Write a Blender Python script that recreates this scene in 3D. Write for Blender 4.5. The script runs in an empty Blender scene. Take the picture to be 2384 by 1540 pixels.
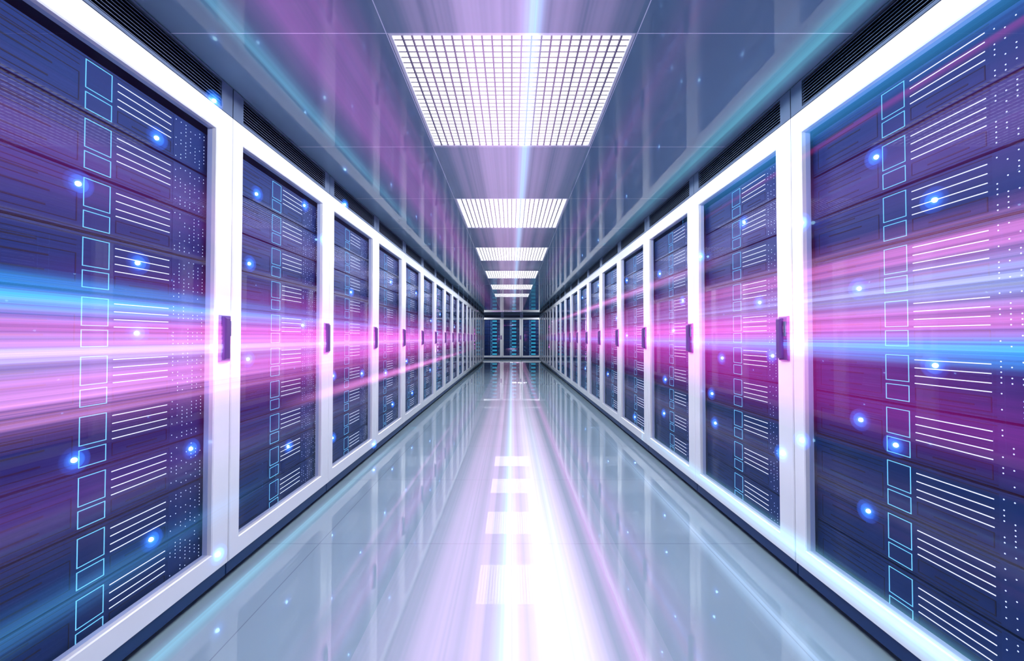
import bpy, math, random
from mathutils import Vector, Matrix

# ---------------------------------------------------------------- camera, world, exposure
S = bpy.context.scene
COL = S.collection
EYE, HALF, CEIL = 1.125, 1.30, 2.292
FPX = 936.0
cam_d = bpy.data.cameras.new('camera')
cam_d.sensor_width = 36.0
cam_d.lens = 36.0 * FPX / 2384.0
cam_d.clip_start = 0.02
cam_d.shift_x = 0.0002
cam = bpy.data.objects.new('camera', cam_d)
COL.objects.link(cam)
cam.location = (0, 0, EYE)
cam.rotation_euler = (math.radians(90) + math.atan(16 / FPX), 0, 0)
S.camera = cam

W = bpy.data.worlds.new('world')
S.world = W
W.use_nodes = True
W.node_tree.nodes['Background'].inputs[0].default_value = (0.10, 0.14, 0.30, 1)
W.node_tree.nodes['Background'].inputs[1].default_value = 0.3

S.view_settings.view_transform = 'Standard'
S.view_settings.look = 'None'
S.view_settings.gamma = 1
S.view_settings.use_curve_mapping = False
S.view_settings.exposure = 0.0
S.cycles.use_denoising = True
S.cycles.use_adaptive_sampling = True
S.cycles.adaptive_threshold = 0.1
S.cycles.adaptive_min_samples = 24
S.cycles.transparent_max_bounces = 64
S.cycles.max_bounces = 6
S.cycles.diffuse_bounces = 3
S.cycles.glossy_bounces = 3
S.cycles.sample_clamp_indirect = 6.0
S.cycles.caustics_reflective = False
S.cycles.caustics_refractive = False

PANEL = 2.3          # radiance of the ceiling diffusers
SPOT_W = 8.2          # power of each unseen spot added under a louvre grid
STREAK = 1.0          # overall strength of the modelled light streaks
# ---------------------------------------------------------------- materials
def new_mat(name):
    m = bpy.data.materials.new(name)
    m.use_nodes = True
    nt = m.node_tree
    nt.nodes.clear()
    out = nt.nodes.new('ShaderNodeOutputMaterial')
    return m, nt, out

def pbr(name, col, rough=0.4, metal=0.0, spec=0.5, grain=0.0, scale=(1, 1, 1), coat=0.0):
    m, nt, out = new_mat(name)
    b = nt.nodes.new('ShaderNodeBsdfPrincipled')
    b.inputs['Base Color'].default_value = (*col, 1)
    b.inputs['Roughness'].default_value = rough
    b.inputs['Metallic'].default_value = metal
    b.inputs['Specular IOR Level'].default_value = spec
    b.inputs['Coat Weight'].default_value = coat
    b.inputs['Coat Roughness'].default_value = 0.08
    if grain:
        tc = nt.nodes.new('ShaderNodeTexCoord')
        mp = nt.nodes.new('ShaderNodeMapping')
        mp.inputs['Scale'].default_value = scale
        nz = nt.nodes.new('ShaderNodeTexNoise')
        nz.inputs['Scale'].default_value = 1.0
        nz.inputs['Detail'].default_value = 3.0
        rp = nt.nodes.new('ShaderNodeMapRange')
        rp.inputs['To Min'].default_value = 1 - grain
        rp.inputs['To Max'].default_value = 1 + grain
        mx = nt.nodes.new('ShaderNodeVectorMath')
        mx.operation = 'SCALE'
        mx.inputs[0].default_value = col
        nt.links.new(tc.outputs['Object'], mp.inputs['Vector'])
        nt.links.new(mp.outputs[0], nz.inputs['Vector'])
        nt.links.new(nz.outputs['Fac'], rp.inputs['Value'])
        nt.links.new(rp.outputs[0], mx.inputs['Scale'])
        nt.links.new(mx.outputs[0], b.inputs['Base Color'])
    nt.links.new(b.outputs[0], out.inputs['Surface'])
    return m

def glow(name, col, strength):
    m, nt, out = new_mat(name)
    e = nt.nodes.new('ShaderNodeEmission')
    e.inputs[0].default_value = (*col, 1)
    e.inputs[1].default_value = strength
    nt.links.new(e.outputs[0], out.inputs['Surface'])
    return m

def light_volume(name, col, strength):
    m, nt, out = new_mat(name)
    e = nt.nodes.new('ShaderNodeEmission')
    e.inputs[0].default_value = (*col, 1)
    e.inputs[1].default_value = strength
    nt.links.new(e.outputs[0], out.inputs['Volume'])
    return m

def glass(name, tint):
    m, nt, out = new_mat(name)
    t = nt.nodes.new('ShaderNodeBsdfTransparent')
    t.inputs[0].default_value = (*tint, 1)
    g = nt.nodes.new('ShaderNodeBsdfGlossy')
    g.inputs['Color'].default_value = (0.72, 0.76, 0.9, 1)
    g.inputs['Roughness'].default_value = 0.0
    f = nt.nodes.new('ShaderNodeFresnel')
    f.inputs['IOR'].default_value = 1.45
    mx = nt.nodes.new('ShaderNodeMixShader')
    # only the outer face of the thin pane mirrors; light leaving the pane passes straight on
    ge = nt.nodes.new('ShaderNodeNewGeometry')
    inv = nt.nodes.new('ShaderNodeMath'); inv.operation = 'SUBTRACT'; inv.inputs[0].default_value = 1.0
    ml = nt.nodes.new('ShaderNodeMath'); ml.operation = 'MULTIPLY'
    nt.links.new(ge.outputs['Backfacing'], inv.inputs[1])
    nt.links.new(inv.outputs[0], ml.inputs[0]); nt.links.new(f.outputs[0], ml.inputs[1])
    nt.links.new(ml.outputs[0], mx.inputs[0])
    nt.links.new(t.outputs[0], mx.inputs[1])
    nt.links.new(g.outputs[0], mx.inputs[2])
    nt.links.new(mx.outputs[0], out.inputs['Surface'])
    return m

def tiled(name, base, seam, xs, y_off, y_step, wid, rough, spec, grain=0.03, metal=0.0):
    """Large slabs with fine joint lines at the given x positions and every y_step."""
    m, nt, out = new_mat(name)
    N, L = nt.nodes.new, nt.links.new
    tc = N('ShaderNodeTexCoord')
    sp = N('ShaderNodeSeparateXYZ')
    L(tc.outputs['Object'], sp.inputs[0])
    def math_n(op, a, b=None):
        n = N('ShaderNodeMath'); n.operation = op
        for i, v in enumerate((a, b)):
            if v is None: continue
            if isinstance(v, (int, float)): n.inputs[i].default_value = v
            else: L(v, n.inputs[i])
        return n.outputs[0]
    masks = []
    for x in xs:
        d = math_n('ABSOLUTE', math_n('SUBTRACT', sp.outputs['X'], x))
        masks.append(math_n('LESS_THAN', d, wid))
    fy = math_n('PINGPONG', math_n('SUBTRACT', sp.outputs['Y'], y_off), y_step / 2)
    # pingpong peaks half way, so measure from the zero
    masks.append(math_n('LESS_THAN', fy, wid))
    mk = masks[0]
    for k in masks[1:]:
        mk = math_n('MAXIMUM', mk, k)
    nz = N('ShaderNodeTexNoise'); nz.inputs['Scale'].default_value = 1.7
    nz.inputs['Detail'].default_value = 4
    L(tc.outputs['Object'], nz.inputs['Vector'])
    rp = N('ShaderNodeMapRange')
    rp.inputs['To Min'].default_value = 1 - grain; rp.inputs['To Max'].default_value = 1 + grain
    L(nz.outputs['Fac'], rp.inputs['Value'])
    sc = N('ShaderNodeVectorMath'); sc.operation = 'SCALE'; sc.inputs[0].default_value = base
    L(rp.outputs[0], sc.inputs['Scale'])
    mx = N('ShaderNodeMix'); mx.data_type = 'RGBA'
    L(mk, mx.inputs['Factor']); L(sc.outputs[0], mx.inputs['A'])
    mx.inputs['B'].default_value = (*seam, 1)
    b = N('ShaderNodeBsdfPrincipled')
    L(mx.outputs['Result'], b.inputs['Base Color'])
    b.inputs['Roughness'].default_value = rough
    b.inputs['Specular IOR Level'].default_value = spec
    b.inputs['Metallic'].default_value = metal
    L(b.outputs[0], out.inputs['Surface'])
    return m

M = dict(
    frame=pbr('white_lacquer', (0.80, 0.80, 0.84), 0.22, 0, 0.5, 0.02, (2, 2, 9), coat=0.3),
    body=pbr('dark_cabinet_steel', (0.015, 0.02, 0.05), 0.5, 0.0),
    black=pbr('black_recess', (0.004, 0.004, 0.008), 0.7),
    plinth=pbr('navy_plinth', (0.006, 0.028, 0.12), 0.3, 0.1),
    louvre=pbr('silver_louvre', (0.22, 0.28, 0.42), 0.3, 0.6),
    slat=pbr('black_navy_slat', (0.006, 0.008, 0.02), 0.5, 0.2),
    handle=pbr('purple_black_handle', (0.16, 0.06, 0.27), 0.3, 0.1),
    face=pbr('blue_server_steel', (0.011, 0.036, 0.125), 0.5, 0.1, 0.2, 0.5, (0.8, 1, 130)),
    inset=pbr('dark_blue_inset', (0.035, 0.04, 0.13), 0.45, 0.3),
    groove=pbr('groove_black', (0.004, 0.005, 0.02), 0.7),
    rail=pbr('rack_rail_steel', (0.05, 0.06, 0.14), 0.4, 0.5),
    cyan=glow('cyan_outline_light', (0.20, 0.68, 1.0), 1.3),
    white=glow('white_slot_light', (0.86, 0.90, 1.0), 1.6),
    dot=glow('pale_dot_light', (0.70, 0.78, 1.0), 1.7),
    teal=glow('teal_display_light', (0.04, 0.38, 0.52), 1.0),
    led=glow('blue_status_light', (0.45, 0.85, 1.0), 9.0),
    glass=glass('door_glass', (0.86, 0.89, 0.985)),
    diffuser=glow('ceiling_diffuser', (0.93, 0.96, 1.0), PANEL),
    grid=pbr('louvre_grid_grey', (0.12, 0.11, 0.20), 0.5),
    trim=pbr('fixture_trim', (0.75, 0.76, 0.82), 0.4),
    wall=pbr('grey_wall_paint', (0.30, 0.33, 0.42), 0.6, 0, 0.4, 0.04, (2, 2, 2)),
)
LIGHT_Y0, LIGHT_STEP, LIGHT_LEN, LIGHT_HALF = 1.523, 1.838, 0.915, 0.478
M['floor'] = tiled('floor_slabs', (0.30, 0.41, 0.49), (0.20, 0.26, 0.34), (-1.05, 0.0, 1.05), 2.21, 0.98, 0.0020, 0.0, 0.75)
M['ceiling'] = tiled('ceiling_slabs', (0.165, 0.26, 0.37), (0.75, 0.78, 0.9), (-LIGHT_HALF - .004, LIGHT_HALF + .004), LIGHT_Y0, LIGHT_STEP / 2, 0.0018, 0.05, 0.22)

def dotted(name, base, col, strength):
    """Server steel pricked with small round lights on a grid, some of them dark."""
    m, nt, out = new_mat(name)
    N, L = nt.nodes.new, nt.links.new
    def mt(op, a, b=None):
        n = N('ShaderNodeMath'); n.operation = op
        for i, v in enumerate((a, b)):
            if v is None: continue
            if isinstance(v, (int, float)): n.inputs[i].default_value = v
            else: L(v, n.inputs[i])
        return n.outputs[0]
    tc = N('ShaderNodeTexCoord'); sp = N('ShaderNodeSeparateXYZ'); L(tc.outputs['Object'], sp.inputs[0])
    oi = N('ShaderNodeObjectInfo')
    gx = mt('DIVIDE', mt('SUBTRACT', sp.outputs['X'], .2348), .0245)
    gz = mt('DIVIDE', mt('SUBTRACT', sp.outputs['Z'], .0126), .0148)
    dx = mt('MULTIPLY', mt('SUBTRACT', mt('FRACT', gx), .5), .0245)
    dz = mt('MULTIPLY', mt('SUBTRACT', mt('FRACT', gz), .5), .0148)
    d2 = mt('ADD', mt('MULTIPLY', dx, dx), mt('MULTIPLY', dz, dz))
    disc = mt('LESS_THAN', d2, .0020 ** 2)
    cb = N('ShaderNodeCombineXYZ'); L(mt('FLOOR', gx), cb.inputs[0]); L(mt('FLOOR', gz), cb.inputs[1])
    L(mt('MULTIPLY', oi.outputs['Random'], 97.0), cb.inputs[2])
    wn = N('ShaderNodeTexWhiteNoise'); wn.noise_dimensions = '3D'; L(cb.outputs[0], wn.inputs['Vector'])
    mask = mt('MULTIPLY', disc, mt('GREATER_THAN', wn.outputs['Value'], .48))
    b = N('ShaderNodeBsdfPrincipled')
    b.inputs['Base Color'].default_value = (*base, 1); b.inputs['Roughness'].default_value = .5
    b.inputs['Specular IOR Level'].default_value = .2
    b.inputs['Emission Color'].default_value = (*col, 1)
    L(mt('MULTIPLY', mask, strength), b.inputs['Emission Strength'])
    L(b.outputs[0], out.inputs['Surface'])
    return m
M['dot_panel'] = dotted('dotted_server_steel', (0.013, 0.040, 0.135), (.70, .78, 1.0), 1.8)

# ---------------------------------------------------------------- mesh helpers
class MB:
    """Collects boxes, rings and lofts, each with a material slot, into one mesh."""
    def __init__(self):
        self.v, self.f, self.mi, self.mats = [], [], [], []
    def slot(self, m):
        if m not in self.mats: self.mats.append(m)
        return self.mats.index(m)
    def add(self, verts, faces, m):
        o = len(self.v); s = self.slot(m)
        self.v += verts
        self.f += [tuple(i + o for i in f) for f in faces]
        self.mi += [s] * len(faces)
        return self
    def box(self, x0, x1, y0, y1, z0, z1, m):
        v = [(x, y, z) for x in (x0, x1) for y in (y0, y1) for z in (z0, z1)]
        f = [(0, 1, 3, 2), (4, 6, 7, 5), (0, 4, 5, 1), (2, 3, 7, 6), (0, 2, 6, 4), (1, 5, 7, 3)]
        return self.add(v, f, m)
    def cbox(self, x0, x1, y0, y1, z0, z1, c, m):
        """box whose front (y0) edges are chamfered by c"""
        def r(xa, xb, za, zb, y): return [(xa, y, za), (xb, y, za), (xb, y, zb), (xa, y, zb)]
        v = r(x0, x1, z0, z1, y1) + r(x0, x1, z0, z1, y0 + c) + r(x0 + c, x1 - c, z0 + c, z1 - c, y0)
        f = [(0, 3, 2, 1), (8, 9, 10, 11)]
        for a in (0, 4):
            for i in range(4):
                j = (i + 1) % 4
                f.append((a + i, a + j, a + 4 + j, a + 4 + i))
        f[0] = (3, 2, 1, 0)
        return self.add(v, f, m)
    def ring(self, o, i, y0, y1, c, m):
        """rectangular frame facing -y: o, i = (x0,x1,z0,z1)"""
        def r(q, d, y): return [(q[0] + d, y, q[2] + d), (q[1] - d, y, q[2] + d), (q[1] - d, y, q[3] - d), (q[0] + d, y, q[3] - d)]
        loops = [r(o, 0, y1), r(o, 0, y0 + c), r(o, c, y0), r(i, -c, y0), r(i, 0, y0 + c), r(i, 0, y1)]
        v = sum(loops, []); f = []
        for a in range(6):
            b = (a + 1) % 6
            for k in range(4):
                j = (k + 1) % 4
                f.append((4 * a + k, 4 * a + j, 4 * b + j, 4 * b + k))
        return self.add(v, f, m)
    def slat(self, x0, x1, ya, za, yb, zb, t, m):
        v = []
        for x in (x0, x1):
            v += [(x, ya, za), (x, yb, zb), (x, yb, zb + t), (x, ya, za + t)]
        f = [(0, 1, 2, 3), (7, 6, 5, 4)] + [(k, (k + 1) % 4, 4 + (k + 1) % 4, 4 + k)[::-1] for k in range(4)]
        return self.add(v, f, m)
    def mesh(self, name, outward=True):
        me = bpy.data.meshes.new(name)
        me.from_pydata(self.v, [], self.f)
        for m in self.mats: me.materials.append(m)
        me.polygons.foreach_set('material_index', self.mi)
        if not outward:
            return me
        import bmesh
        bm = bmesh.new(); bm.from_mesh(me)
        bmesh.ops.recalc_face_normals(bm, faces=bm.faces[:])
        bm.to_mesh(me); bm.free()
        return me

def link(name, me, parent=None, label=None):
    o = bpy.data.objects.new(name, me)
    COL.objects.link(o)
    if parent: o.parent = parent
    if label: o['label'] = label
    return o

def tag(o, label=None, cat=None, group=None, kind=None):
    for k, v in (('label', label), ('category', cat), ('group', group), ('kind', kind)):
        if v: o[k] = v
    return o

def empty(name, loc=(0, 0, 0), rz=0):
    o = bpy.data.objects.new(name, None)
    o.empty_display_size = 0.1
    COL.objects.link(o)
    o.location = loc; o.rotation_euler = (0, 0, rz)
    return o

def copy_tree(o, parent=None):
    c = o.copy(); COL.objects.link(c)
    if parent: c.parent = parent
    for ch in list(o.children): copy_tree(ch, c)
    return c

ORD = ('first second third fourth fifth sixth seventh eighth ninth tenth eleventh twelfth thirteenth '
       'fourteenth fifteenth sixteenth seventeenth eighteenth').split()

# ---------------------------------------------------------------- the setting
def struct(name, me, label):
    return tag(link(name, me), label, None, None, 'structure')

XW = 2.5
struct('floor', MB().box(-XW, XW, -1.2, 21.7, -0.06, 0, M['floor']).mesh('floor'), 'glossy pale blue-grey floor of large slabs')
# the ceiling is laid around the light openings
cm = MB()
ly = [LIGHT_Y0 + k * LIGHT_STEP for k in range(-1, 6)]
cm.box(-XW, -LIGHT_HALF, -1.2, 21.7, CEIL, CEIL + .14, M['ceiling'])
cm.box(LIGHT_HALF, XW, -1.2, 21.7, CEIL, CEIL + .14, M['ceiling'])
edges = [-1.2] + sum([[a, a + LIGHT_LEN] for a in ly], []) + [21.7]
for a, b in zip(edges[0::2], edges[1::2]):
    cm.box(-LIGHT_HALF, LIGHT_HALF, a, b, CEIL, CEIL + .14, M['ceiling'])
struct('ceiling', cm.mesh('ceiling'), 'glossy slate blue ceiling of large slabs with thin pale joints')
struct('wall_end', MB().box(-XW, XW, 21.7, 21.8, -.06, CEIL + .14, M['wall']).mesh('wall_end'), 'grey wall behind the end cabinets')
struct('wall_left', MB().box(-XW - .1, -XW, -1.2, 21.7, -.06, CEIL + .14, M['wall']).mesh('wall_left'), 'grey wall behind the left row')
struct('wall_right', MB().box(XW, XW + .1, -1.2, 21.7, -.06, CEIL + .14, M['wall']).mesh('wall_right'), 'grey wall behind the right row')
struct('wall_back', MB().box(-XW, XW, -1.3, -1.2, -.06, CEIL + .14, M['wall']).mesh('wall_back'), 'grey wall behind the camera')

# ---------------------------------------------------------------- ceiling lights
def make_ceiling_light():
    r = empty('ceiling_light')
    h, l = LIGHT_HALF - .001, LIGHT_LEN - .001
    d = MB()
    d.box(-h + .012, h - .012, .012, l - .012, .010, .018, M['diffuser'])
    link('diffuser', d.mesh('diffuser'), r, 'bright white diffuser')
    t = MB()
    for (x0, x1, y0, y1) in ((-h, -h + .012, 0, l), (h - .012, h, 0, l), (-h + .012, h - .012, 0, .012), (-h + .012, h - .012, l - .012, l)):
        t.box(x0, x1, y0, y1, 0.001, .09, M['trim'])
    t.box(-h + .012, h - .012, .012, l - .012, .03, .09, M['trim'])
    link('tray', t.mesh('tray'), r)
    g = MB()
    for k in range(1, 24):
        x = -h + .012 + (2 * h - .024) * k / 24
        g.box(x - .0034, x + .0034, .013, l - .013, .0005, .0095, M['grid'])
    for k in range(1, 27):
        y = .012 + (l - .024) * k / 27
        g.box(-h + .013, h - .013, y - .0024, y + .0024, .0080, .0095, M['grid'])
    ld = bpy.data.lights.new('fill_spot', 'SPOT')          # unseen spots added under the louvre to boost the panel's light
    ld.energy = SPOT_W; ld.color = (.90, .95, 1.0); ld.shadow_soft_size = 0.0
    ld.spot_size = math.radians(176); ld.spot_blend = 0.03
    for ix in range(3):
        for iy in range(3):
            lo = bpy.data.objects.new('fill_spot', ld); COL.objects.link(lo); lo.parent = r
            lo.location = ((ix - 1) * .30, l * (iy + .5) / 3, -.003)
    link('louvre_grid', g.mesh('louvre_grid'), r, 'thin grey louvre grid')
    return r

lamp0 = make_ceiling_light()
for k, y in enumerate(ly):
    o = lamp0 if k == 0 else copy_tree(lamp0)
    o.location = (0, y + .0005, CEIL)
    lab = 'ceiling light panel above and behind the viewer' if k == 0 else \
        'glowing white ceiling light panel with a louvre grid, %s from the viewer' % ('nearest' if k == 1 else ORD[k - 1])
    tag(o, lab, 'ceiling light', 'louvred light panels along the ceiling')

# two unseen panels added in the cross aisle to light the far cabinets
for x, side in ((-1.96, 'left'), (1.96, 'right')):
    o = copy_tree(lamp0)
    o.location = (x, 19.3, CEIL - .092)
    tag(o, 'added fill light panel hidden in the cross aisle behind the %s row' % side, 'ceiling light', 'added fill lights of the cross aisle')

# ---------------------------------------------------------------- server units
U_H, U_TOP, U_N = 0.19, 2.03, 10
RECESS = 0.06
rnd = random.Random(7)

def grooves(mb, m, y):
    t = .0015
    def rect(x0, x1, z0, z1):
        mb.box(x0, x1, y, y + .002, z0, z0 + 2 * t, m); mb.box(x0, x1, y, y + .002, z1 - 2 * t, z1, m)
        mb.box(x0, x0 + 2 * t, y, y + .002, z0, z1, m); mb.box(x1 - 2 * t, x1, y, y + .002, z0, z1, m)
    rect(-.405, -.115, .028, .120)
    rect(.007, .224, .022, .066)
    for z, x0, x1 in ((.158, -.43, -.115), (.142, -.43, -.115), (.176, -.43, .43), (.010, -.43, .43)):
        mb.box(x0, x1, y, y + .002, z, z + .0026, m)
    for z, x0, x1 in ((.094, -.35, -.19), (.050, -.36, -.20), (.134, -.36, -.22), (.036, .06, .18)):
        mb.box(x0, x1, y, y + .002, z, z + .005, m)

def outline(mb, x0, x1, z0, z1, t, m, y=-.004):
    for a in ((x0, x1, z0, z0 + t), (x0, x1, z1 - t, z1), (x0, x0 + t, z0 + t, z1 - t), (x1 - t, x1, z0 + t, z1 - t)):
        mb.box(a[0], a[1], y, .001, a[2], a[3], m)

def dots(mb, m):
    for c in range(8):
        x = .247 + c * .0245
        for r_ in range(11):
            if rnd.random() < (.42 if c != 7 else .75):
                z = .020 + r_ * .0148
                mb.box(x - .0017, x + .0017, -.004, .001, z - .0017, z + .0017, m)

BARS = (.158, .131, .104, .079)
def chassis(mb):
    mb.box(-.435, .435, .014, .55, 0.003, U_H - .003, M['body'])
    mb.cbox(-.435, .435, -.003, .014, .004, U_H - .004, .001, M['face'])
    mb.box(-.105, -.012, -.0034, .001, .060, .072, M['inset'])

def make_server_full():
    r = empty('server_unit')
    mb = MB(); mb.box(-.435, .435, .014, .55, 0.003, U_H - .003, M['body'])
    link('chassis', mb.mesh('chassis'), r)
    mb = MB(); mb.cbox(-.435, .435, -.003, .014, .004, U_H - .004, .001, M['face'])
    link('front_panel', mb.mesh('front_panel'), r)
    mb = MB(); grooves(mb, M['groove'], -.0036)
    link('panel_grooves', mb.mesh('panel_grooves'), r, 'thin black grooves outlining the front panel covers')
    for nm, z0, z1 in (('a', .082, .174), ('b', .014, .070)):
        mb = MB(); outline(mb, -.098, -.012, z0, z1, .0026, M['cyan'])
        link('drive_bay_outline', mb.mesh('drive_bay_outline'), r, 'glowing cyan square outline')
    for z in BARS:
        mb = MB(); mb.box(.007, .224, -.004, .001, z, z + .0028, M['white'])
        link('light_slot', mb.mesh('light_slot'), r, 'thin glowing white slot')
    mb = MB(); mb.box(.236, .430, -.0038, -.0005, .010, .180, M['dot_panel'])
    link('indicator_panel', mb.mesh('indicator_panel'), r, 'panel of scattered tiny pale light dots')
    return r

def server_mesh(name, teal=False):
    mb = MB(); chassis(mb); grooves(mb, M['groove'], -.0036)
    outline(mb, -.098, -.012, .082, .174, .004, M['cyan'])
    outline(mb, -.098, -.012, .014, .070, .004, M['cyan'])
    if teal:
        mb.box(.000, .224, -.004, .001, .082, .170, M['teal'])
    else:
        for z in BARS: mb.box(.007, .224, -.004, .001, z, z + .004, M['white'])
    dots(mb, M['dot'])
    return mb.mesh(name)

# blue status lights: (row, cabinet, unit) -> [(x, z)]
LEDS = {}
for row, k, n, x, z in [
    ('L', 0, 2, -.116, .184), ('L', 0, 0, .156, .018), ('L', 0, 3, .087, .124), ('L', 0, 4, .088, .06), ('L', 0, 6, -.113, .006),
    ('L', 0, 7, .409, .163), ('L', 0, 8, .159, .046), ('L', 1, 0, -.245, .008), ('L', 1, 0, .244, .182), ('L', 1, 2, -.297, .010),
    ('L', 1, 4, .237, .123), ('L', 1, 5, -.299, .123), ('L', 1, 8, .08, .179), ('L', 2, 2, .012, .033), ('L', 2, 6, -.316, .133),
    ('L', 2, 6, .265, .100), ('L', 2, 8, -.314, .008), ('L', 3, 1, .117, .094), ('L', 3, 6, -.048, .025), ('L', 3, 8, .205, .027),
    ('L', 5, 7, .295, .075), ('L', 5, 3, .40, .132), ('L', 4, 1, .30, .10), ('L', 4, 6, -.2, .12), ('L', 4, 8, .1, .05),
    ('R', 0, 1, -.119, .164), ('R', 0, 2, .083, .105), ('R', 0, 3, -.201, .029), ('R', 0, 5, .076, .162), ('R', 0, 6, -.202, .105),
    ('R', 0, 6, -.061, .021), ('R', 0, 8, -.175, .162), ('R', 1, 1, .032, .166), ('R', 1, 3, .172, .010), ('R', 1, 5, -.224, .102),
    ('R', 1, 5, .276, .139), ('R', 1, 6, -.384, .044), ('R', 1, 7, -.319, .027), ('R', 2, 1, -.301, .056), ('R', 2, 3, .189, .161),
    ('R', 2, 4, 0.0, .102), ('R', 2, 6, -.185, .054), ('R', 2, 8, -.22, .13), ('R', 3, 1, -.35, .146), ('R', 3, 4, -.41, .066),
    ('R', 3, 9, -.069, .12), ('R', 4, 3, .2, .1), ('R', 4, 7, -.3, .1), ('R', 5, 0, .1, .1), ('R', 5, 5, .3, .1),
    ('R', 6, 0, -.317, .033), ('R', 6, 7, -.028, .032), ('R', 8, 1, .376, .071), ('L', 6, 2, .2, .1), ('L', 7, 5, -.2, .1), ('L', 8, 3, .1, .1)]:
    LEDS.setdefault((row, k, n), []).append((x, z))

def ball(mb, c, r, m, n=12, h=8):
    v = [(c[0], c[1], c[2] + r)]
    for i in range(1, h):
        a = math.pi * i / h
        for j in range(n):
            b = 2 * math.pi * j / n
            v.append((c[0] + r * math.sin(a) * math.cos(b), c[1] + r * math.sin(a) * math.sin(b), c[2] + r * math.cos(a)))
    v.append((c[0], c[1], c[2] - r))
    f = [(0, 1 + j, 1 + (j + 1) % n) for j in range(n)]
    for i in range(h - 2):
        for j in range(n):
            a, b = 1 + i * n + j, 1 + i * n + (j + 1) % n
            f.append((a, a + n, b + n, b))
    e = len(v) - 1; s = 1 + (h - 2) * n
    f += [(e, s + (j + 1) % n, s + j) for j in range(n)]
    return mb.add(v, f, m)

led_me = ball(MB(), (0, 0, 0), .0080, M['led']).mesh('status_light')
halo_mats = [light_volume('blue_halo_core', (.14, .45, 1.0), 34), light_volume('blue_halo', (.06, .32, 1.0), 20), light_volume('blue_halo_rim', (.02, .16, .9), 11)]
halo_mes = [ball(MB(), (0, 0, 0), r, m, 18, 12).mesh('light_halo') for r, m in zip((.012, .019, .026), halo_mats)]  # glowing shells added to imitate the halo of each status light
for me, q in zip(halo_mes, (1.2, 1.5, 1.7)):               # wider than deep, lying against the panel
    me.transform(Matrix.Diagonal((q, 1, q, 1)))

def add_led(parent, x, y, z):
    o = link('status_light', led_me, parent, 'bright blue status light')
    o.location = (x, y, z)
    for me in halo_mes:
        h = link('light_halo', me, o, 'soft blue glowing shell imitating the halo of the light')
    return o

# ---------------------------------------------------------------- cabinets
CAB_H, VENT0, DOOR0, DOOR1 = 2.288, 2.152, .095, 2.149
def make_cabinet():
    r = empty('server_cabinet')
    e = .4972
    b = MB()
    b.box(-e, -e + .02, .05, .85, .036, CAB_H, M['body']); b.box(e - .02, e, .05, .85, .036, CAB_H, M['body'])
    b.box(-e + .02, e - .02, .83, .85, .02, CAB_H, M['body'])
    b.box(-e + .02, e - .02, .05, .83, CAB_H - .02, CAB_H, M['body'])
    b.box(-e + .02, e - .02, .05, .83, DOOR0, DOOR0 + .02, M['body'])
    b.box(-e + .02, e - .02, .05, .83, 2.06, 2.075, M['body'])
    link('body', b.mesh('body'), r, 'dark steel carcass')
    p = MB()
    p.cbox(-e, e, .012, .05, .036, DOOR0 - .002, .002, M['plinth'])
    link('plinth', p.mesh('plinth'), r, 'dark navy plinth panel')
    t = MB(); t.box(-e, e, .09, .14, 0, .036, M['black'])
    link('toe_recess', t.mesh('toe_recess'), r, 'black recessed foot')
    v = MB()
    for s in (-1, 1):
        v.box(min(s * e, s * (e - .07)), max(s * e, s * (e - .07)), .004, .05, VENT0, CAB_H, M['louvre'])
    v.box(-e + .07, e - .07, .004, .05, VENT0, VENT0 + .012, M['louvre'])
    v.box(-e + .07, e - .07, .004, .05, CAB_H - .008, CAB_H, M['louvre'])
    v.box(-e + .07, e - .07, .044, .05, VENT0 + .012, CAB_H - .008, M['black'])
    for k in range(8):
        z = VENT0 + .018 + k * .0138
        v.slat(-e + .07, e - .07, .010, z, .036, z + .007, .0028, M['slat'])
        v.box(-e + .07, e - .07, .008, .010, z, z + .0024, M['louvre'])
    link('vent_grille', v.mesh('vent_grille'), r, 'dark louvred vent with silver slats')
    d = MB()
    oi = (-.430, .395, .180, 2.050)
    d.ring((-e, e, DOOR0, DOOR1), oi, 0, .042, .004, M['frame'])
    dr = link('door', d.mesh('door'), r, 'white door frame')
    g = MB(); g.box(oi[0] + .001, oi[1] - .001, .020, .024, oi[2] + .001, oi[3] - .001, M['glass'])
    link('glass_panel', g.mesh('glass_panel'), dr, 'clear bluish glass')
    h = MB()
    h.cbox(.418, .482, -.012, -.0002, 1.015, 1.225, .004, M['handle'])
    h.cbox(.424, .458, -.030, -.012, 1.025, 1.215, .006, M['handle'])
    h.cbox(.464, .476, -.018, -.012, 1.13, 1.20, .002, M['louvre'])
    link('handle', h.mesh('handle'), dr, 'dark purple swing handle')
    for s in (-1, 1):
        q = MB()
        x0, x1 = (-.478, -.437) if s < 0 else (.437, .478)
        q.box(x0, x1, .052, .060, .116, 2.058, M['rail'])
        xm = (x0 + x1) / 2
        for k in range(60):
            z = .14 + k * .0317
            q.box(xm - .003, xm + .003, .0505, .0525, z, z + .006, M['groove'])
        link('rack_rail', q.mesh('rack_rail'), r, 'steel rack rail with square holes')
    return r

cab0 = make_cabinet()
full0 = make_server_full()
plain_me, end_me = server_mesh('server_unit_plain'), server_mesh('server_unit_teal', True)
used = {'cab': False, 'full': False}
stuff = MB()
stuff_mats = {}

def take(key, proto):
    if not used[key]:
        used[key] = True
        return proto
    return copy_tree(proto)

def z_unit(n): return U_TOP - U_H * (n + 1)

FULL_K = 6
pending = []
def place_cabinet(row, k, loc, rz, label, group):
    c = take('cab', cab0)
    c.location = loc; c.rotation_euler = (0, 0, rz)
    tag(c, label, 'server cabinet', group)
    return c

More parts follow.
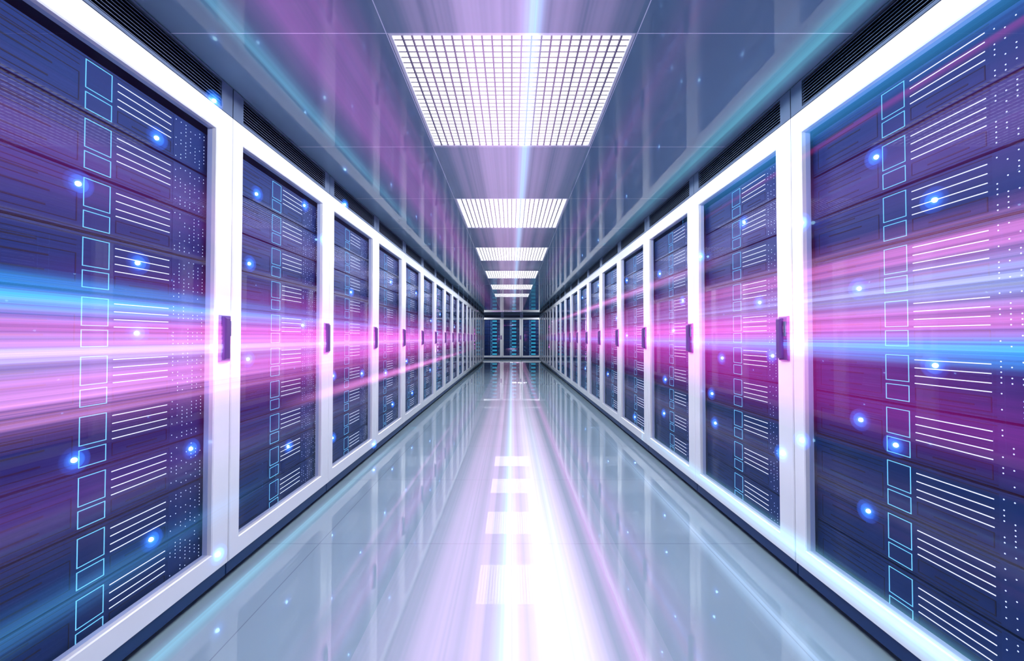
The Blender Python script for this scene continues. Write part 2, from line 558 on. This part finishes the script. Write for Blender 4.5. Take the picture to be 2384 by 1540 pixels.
def rot(rz, x, y): return (x * math.cos(rz) - y * math.sin(rz), x * math.sin(rz) + y * math.cos(rz))

def place_servers(row, k, loc, rz, where):
    dx, dy = rot(rz, 0, RECESS)
    for n in range(U_N):
        p = (loc[0] + dx, loc[1] + dy, z_unit(n))
        pos = 'top' if n == 0 else 'bottom' if n == U_N - 1 else ORD[n] + ' from the top'
        if row == 'E': lab = 'teal-lit server %s in the %s' % (pos, where)
        else: lab = 'dark blue server unit %s in %s' % (pos, where)
        if row == 'E':
            o = link('server_unit', end_me)
        elif 0 <= k < FULL_K:
            o = take('full', full0)
        else:
            o = link('server_unit', plain_me)
        o.location = p; o.rotation_euler = (0, 0, rz)
        tag(o, lab, 'server', 'server units in the ' + where)
        for x, z in LEDS.get((row, k, n), ()):
            pending.append((o, x, z))

CAB_Y0 = 0.863
RZ = {'L': math.pi / 2, 'R': -math.pi / 2, 'E': 0}
SIDE = {'L': 'left', 'R': 'right'}
IND = {'L': 14, 'R': 13}
frames = {}
for row in 'LR':
    for k in range(-1, 18):
        loc = ((-HALF if row == 'L' else HALF), CAB_Y0 + k + .5, 0)
        nth = 'nearest' if k == 0 else ORD[k] if k > 0 else ''
        if k < 0: where = '%s-row cabinet beside the viewer' % SIDE[row]
        elif k == 0: where = 'nearest cabinet of the %s row' % SIDE[row]
        elif k == 17: where = 'farthest cabinet of the %s row' % SIDE[row]
        else: where = '%s cabinet of the %s row' % (nth, SIDE[row])
        lab = {True: 'white-framed glass-door server cabinet of the %s row, level with the viewer' % SIDE[row]}.get(k < 0,
              'white-framed glass-door server cabinet, %s in the %s row' % ('nearest' if k == 0 else 'farthest' if k == 17 else nth, SIDE[row]))
        c = place_cabinet(row, k, loc, RZ[row], lab, 'server cabinets along the %s row' % SIDE[row])
        frames[(row, k)] = c
        if 0 <= k < IND[row]:
            place_servers(row, k, loc, RZ[row], where)
        else:
            dx, dy = rot(RZ[row], 0, RECESS)
            for n in range(U_N):
                o = len(stuff.v)
                ox, oy, oz = loc[0] + dx, loc[1] + dy, z_unit(n)
                ca, sa = math.cos(RZ[row]), math.sin(RZ[row])
                vs = [(ox + v.co.x * ca - v.co.y * sa, oy + v.co.x * sa + v.co.y * ca, oz + v.co.z) for v in plain_me.vertices]
                stuff.v += vs
                for pl in plain_me.polygons:
                    stuff.f.append(tuple(i + o for i in pl.vertices))
                    stuff.mi.append(stuff.slot(plain_me.materials[pl.material_index]))
END_Y = 20.8
for i, (x, nm) in enumerate(((-1.0, 'left'), (0.005, 'middle'), (1.01, 'right'))):
    place_cabinet('E', i, (x, END_Y, 0), 0, 'white-framed server cabinet across the far end of the aisle, %s one of three' % nm,
                  'cabinets across the far end')
    place_servers('E', i, (x, END_Y, 0), 0, '%s cabinet at the far end' % nm)
tag(link('server_units', stuff.mesh('server_units')), 'tiny dark server units in the farthest cabinets of both rows', 'servers', None, 'stuff')
for o, x, z in pending: add_led(o, max(-.36, min(.34, x)), -.006, max(.045, min(.145, z)))
for row, k, x, z in (('L', 0, .429, .166), ('L', 1, .390, 1.798), ('R', 0, -.424, 1.637), ('R', 0, -.487, .665), ('R', 1, .426, .569),
                     ('R', 1, -.386, 1.679), ('L', 2, .434, .120), ('L', 0, .369, 2.155), ('L', 2, -.262, 2.155)):
    add_led(frames[(row, k)], max(-.44, min(.44, x)), -.005, z)

# ---------------------------------------------------------------- light-streak effect along the aisle, imitated by added glowing bodies
def streak(name, label, plane, at, lo, hi, prof, ys, col, gain, n=60, seed=1, stri=0.0):
    """A long thin body of glowing light. plane 'wall': lies beside x = at between heights lo..hi;
    plane 'floor'/'ceiling': lies beside z = at between x = lo..hi. prof(u) is its fullness across,
    ys [(y, brightness)] along. The thickness carries the brightness."""
    rr = random.Random(seed)
    dist = HALF if plane == 'wall' else EYE
    tmax = .02
    n = int(n * 1.6)
    coarse = [rr.random() for _ in range(n // 6 + 3)]
    noise = []
    for i in range(n + 1):
        a, fr = divmod(i / 6, 1)
        c = coarse[int(a)] * (1 - fr) + coarse[int(a) + 1] * fr
        noise.append(max(.05, 1 - stri * (1.1 * c + .5 * rr.random() * rr.random()) ))
    v, f = [], []
    def lerp(y):
        for (a, p), (b, q) in zip(ys, ys[1:]):
            if a <= y <= b: return p + (q - p) * (y - a) / (b - a)
        return 0
    Y = []
    for (a, p), (b, q) in zip(ys, ys[1:]):
        m = max(2, int((math.log(b) - math.log(a)) / .18))
        Y += [math.exp(math.log(a) + (math.log(b) - math.log(a)) * i / m) for i in range(m)]
    Y.append(ys[-1][0])
    for y in Y:
        s = lerp(y) * dist / math.hypot(y, dist)
        for i in range(n + 1):
            u = i / n
            w = lo + (hi - lo) * u
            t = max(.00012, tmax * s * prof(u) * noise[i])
            if plane == 'wall':
                sg = 1 if at < 0 else -1
                v += [(at, y, w), (at + sg * t, y, w)]
            else:
                sg = 1 if plane == 'floor' else -1
                v += [(w, y, at), (w, y, at + sg * t)]
    R = 2 * (n + 1)
    for j in range(len(Y) - 1):
        for i in range(n):
            a = j * R + 2 * i
            f.append((a, a + 2, a + R + 2, a + R)); f.append((a + 1, a + R + 1, a + R + 3, a + 3))
        a = j * R; f.append((a, a + R, a + R + 1, a + 1))
        a = j * R + 2 * n; f.append((a, a + 1, a + R + 1, a + R))
    for j in (0, len(Y) - 1):
        for i in range(n):
            a = j * R + 2 * i
            f.append((a, a + 1, a + 3, a + 2))
    m = light_volume(name + '_' + label.split()[0], col, STREAK * gain / tmax)
    vol = 0.0                                     # keep every face turned outward, however thin the body
    for q in f:
        a = Vector(v[q[0]])
        for k in (1, 2):
            vol += a.dot(Vector(v[q[k]]).cross(Vector(v[q[k + 1]])))
    if vol < 0: f = [q[::-1] for q in f]
    o = link(name, MB().add(v, f, m).mesh(name, False))
    tag(o, label, 'light beam', 'coloured light-streak effects along the aisle')  # added glowing bodies imitating light streaks, no real beams
    return o

def gauss(c=.5, s=.18): return lambda u: math.exp(-((u - c) / s) ** 2 / 2)
MAG, PINK, CYAN, PALE, BLUE = (.70, .03, .48), (.85, .26, .70), (.02, .38, 1.0), (.45, .55, 1.0), (.03, .10, .8)
NEAR = [(.45, 1.0), (1.4, 1.0), (2.4, .75), (4, .5), (7, .3), (11, .12), (15, 0)]
MID = [(.9, 0.0), (1.6, .5), (2.4, 1.0), (4.0, 1.1), (6, .8), (9, .35), (14, 0)]
FORE = [(.45, 1.0), (1.2, 1.0), (1.9, .6), (3, .3), (5, .1), (7, 0)]
E_ = EYE
def wall_streak(side, nm, h0, h1, ys, col, gain, seed, stri=.5, n=90, s=.2, off=.016):
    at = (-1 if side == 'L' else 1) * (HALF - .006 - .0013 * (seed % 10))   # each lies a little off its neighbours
    txt = '%s light-streak effect along the %s row%s' % (nm[0], SIDE[side], nm[1])
    streak('light_streak', txt, 'wall', at, E_ + h0, E_ + h1, gauss(.5, s), ys, col, gain, n, seed, stri)
wall_streak('L', ('broad magenta', ' at handle height'), -.42, .36, MID, MAG, .8, 1, .25)
wall_streak('L', ('bright cyan', ' just above the handles'), .03, .19, FORE, CYAN, 2.0, 2, .6)
wall_streak('L', ('pink', ' level with the handles'), -.10, .13, NEAR, PINK, 1.1, 3, .6)
wall_streak('L', ('pale blue', ' through the handles'), -.12, .03, NEAR, PALE, 1.2, 4, .6)
wall_streak('L', ('lavender pink', ' below the handles'), -.30, -.03, FORE, (.8, .34, .82), 1.35, 5, .6)
wall_streak('L', ('dim purple', ' in the upper half of the doors'), .25, .75, FORE, (.22, .01, .22), .45, 6, .3)
wall_streak('L', ('dim violet', ' in the lower half of the doors'), -.60, -.28, FORE, (.14, .02, .22), .5, 16, .3)
wall_streak('L', ('bright pink', ' at knee height'), -.44, -.33, [(2.2, 0), (3.2, .8), (5, 1), (8, .5), (11, 0)], PINK, .9, 7, .2, 30)
wall_streak('L', ('faint blue', ' near the plinths'), -.84, -.68, [(.5, .8), (1.2, 1), (1.7, .5), (2.2, 0)], (.05, .25, .55), .6, 8, .5)
wall_streak('R', ('broad magenta', ' at handle height'), -.42, .42, MID, MAG, .8, 11, .25)
wall_streak('R', ('bright cyan', ' just below the handles'), -.10, .03, NEAR, CYAN, 1.7, 12, .5)
wall_streak('R', ('pink', ' level with the handles'), -.04, .14, NEAR, PINK, 1.0, 13, .6)
wall_streak('R', ('pale blue', ' just above the handles'), .05, .26, FORE, PALE, 1.2, 14, .6)
wall_streak('R', ('pink', ' above the pale blue one'), .15, .38, FORE, PINK, 1.0, 15, .6)
wall_streak('R', ('dim purple', ' below the handles'), -.42, -.08, FORE, (.22, .01, .20), .7, 17, .3)
wall_streak('R', ('dim purple', ' in the upper half of the doors'), .35, .80, FORE, (.18, .02, .22), .45, 18, .3)
wall_streak('R', ('faint blue', ' along the top of the doors'), .80, .96, [(.5, .8), (1.3, 1), (2.2, .9), (3, 0)], (.05, .30, .75), .7, 19, .5)
wall_streak('R', ('thin magenta', ' below the faint blue one'), .78, .82, [(.5, .8), (1.3, 1), (2.2, .5), (3, 0)], (.6, .02, .25), .35, 20, .3, 20)

wall_streak('R', ('long pink', ' above the handles far down the row'), .42, .54, [(2.2, 0), (3.6, .7), (6, 1), (9, .5), (13, 0)], PINK, .7, 21, .2, 30)
wall_streak('R', ('pale cyan', ' along the lower door rails'), -1.02, -.88, [(.5, 1), (1.6, 1), (2.4, .7), (4, 0)], (.25, .70, .95), .75, 22, .4, 40)
LONG = [(.5, 1), (2, 1), (4, .8), (8, .5), (14, .2), (18, 0)]
SHORT = [(.5, 1), (2, 1), (3.5, .5), (5, 0)]
ZC, ZF = CEIL - .003, .003
def flat_streak(plane, txt, x0, x1, ys, col, gain, seed, stri=.4, n=40, s=.2):
    streak('light_streak', txt, plane, ZC - .0009 * (seed % 10) if plane == 'ceiling' else ZF + .0009 * (seed % 10), x0, x1, gauss(.5, s), ys, col, gain, n, seed, stri)
flat_streak('ceiling', 'broad purple light-streak effect on the ceiling left of the lamps', -1.02, -.5, LONG, (.35, .05, .32), .6, 21)
flat_streak('ceiling', 'thin cyan light-streak effect on the ceiling near the left row', -1.10, -.96, SHORT, (.10, .35, .45), .5, 22)
flat_streak('ceiling', 'wide pink light-streak effect between the ceiling lamps', -.50, .46, LONG, (.58, .34, .62), .85, 23, .6, 80, .24)
flat_streak('ceiling', 'narrow cyan light-streak effect crossing the ceiling lamps', .03, .13, LONG, (.12, .55, .75), .8, 24)
flat_streak('ceiling', 'thin teal light-streak effect on the ceiling beside the right row', 1.10, 1.28, SHORT, (.08, .40, .45), .6, 25)
flat_streak('floor', 'wide pink light-streak effect down the middle of the floor', -.56, .56, LONG, (.78, .40, .70), .8, 31, .6, 80, .24)
flat_streak('floor', 'narrow pale cyan light-streak effect down the floor centre', -.08, .04, LONG, (.25, .6, .8), .9, 32)
flat_streak('floor', 'narrow white light-streak effect right of the floor centre', .02, .36, [(.5, 1), (2, 1), (4, .6), (7, .2), (10, 0)], (.7, .72, .8), .9, 33)
flat_streak('floor', 'thin magenta light-streak effect on the right half of the floor', .38, .50, LONG, (.6, .15, .5), .5, 34)
flat_streak('floor', 'cyan light-streak effect on the floor along the left plinths', -1.28, -1.18, SHORT, (.12, .50, .62), .5, 35)
flat_streak('floor', 'pale blue light-streak effect on the floor near the right plinths', .98, 1.10, SHORT, (.35, .5, .7), .5, 36)
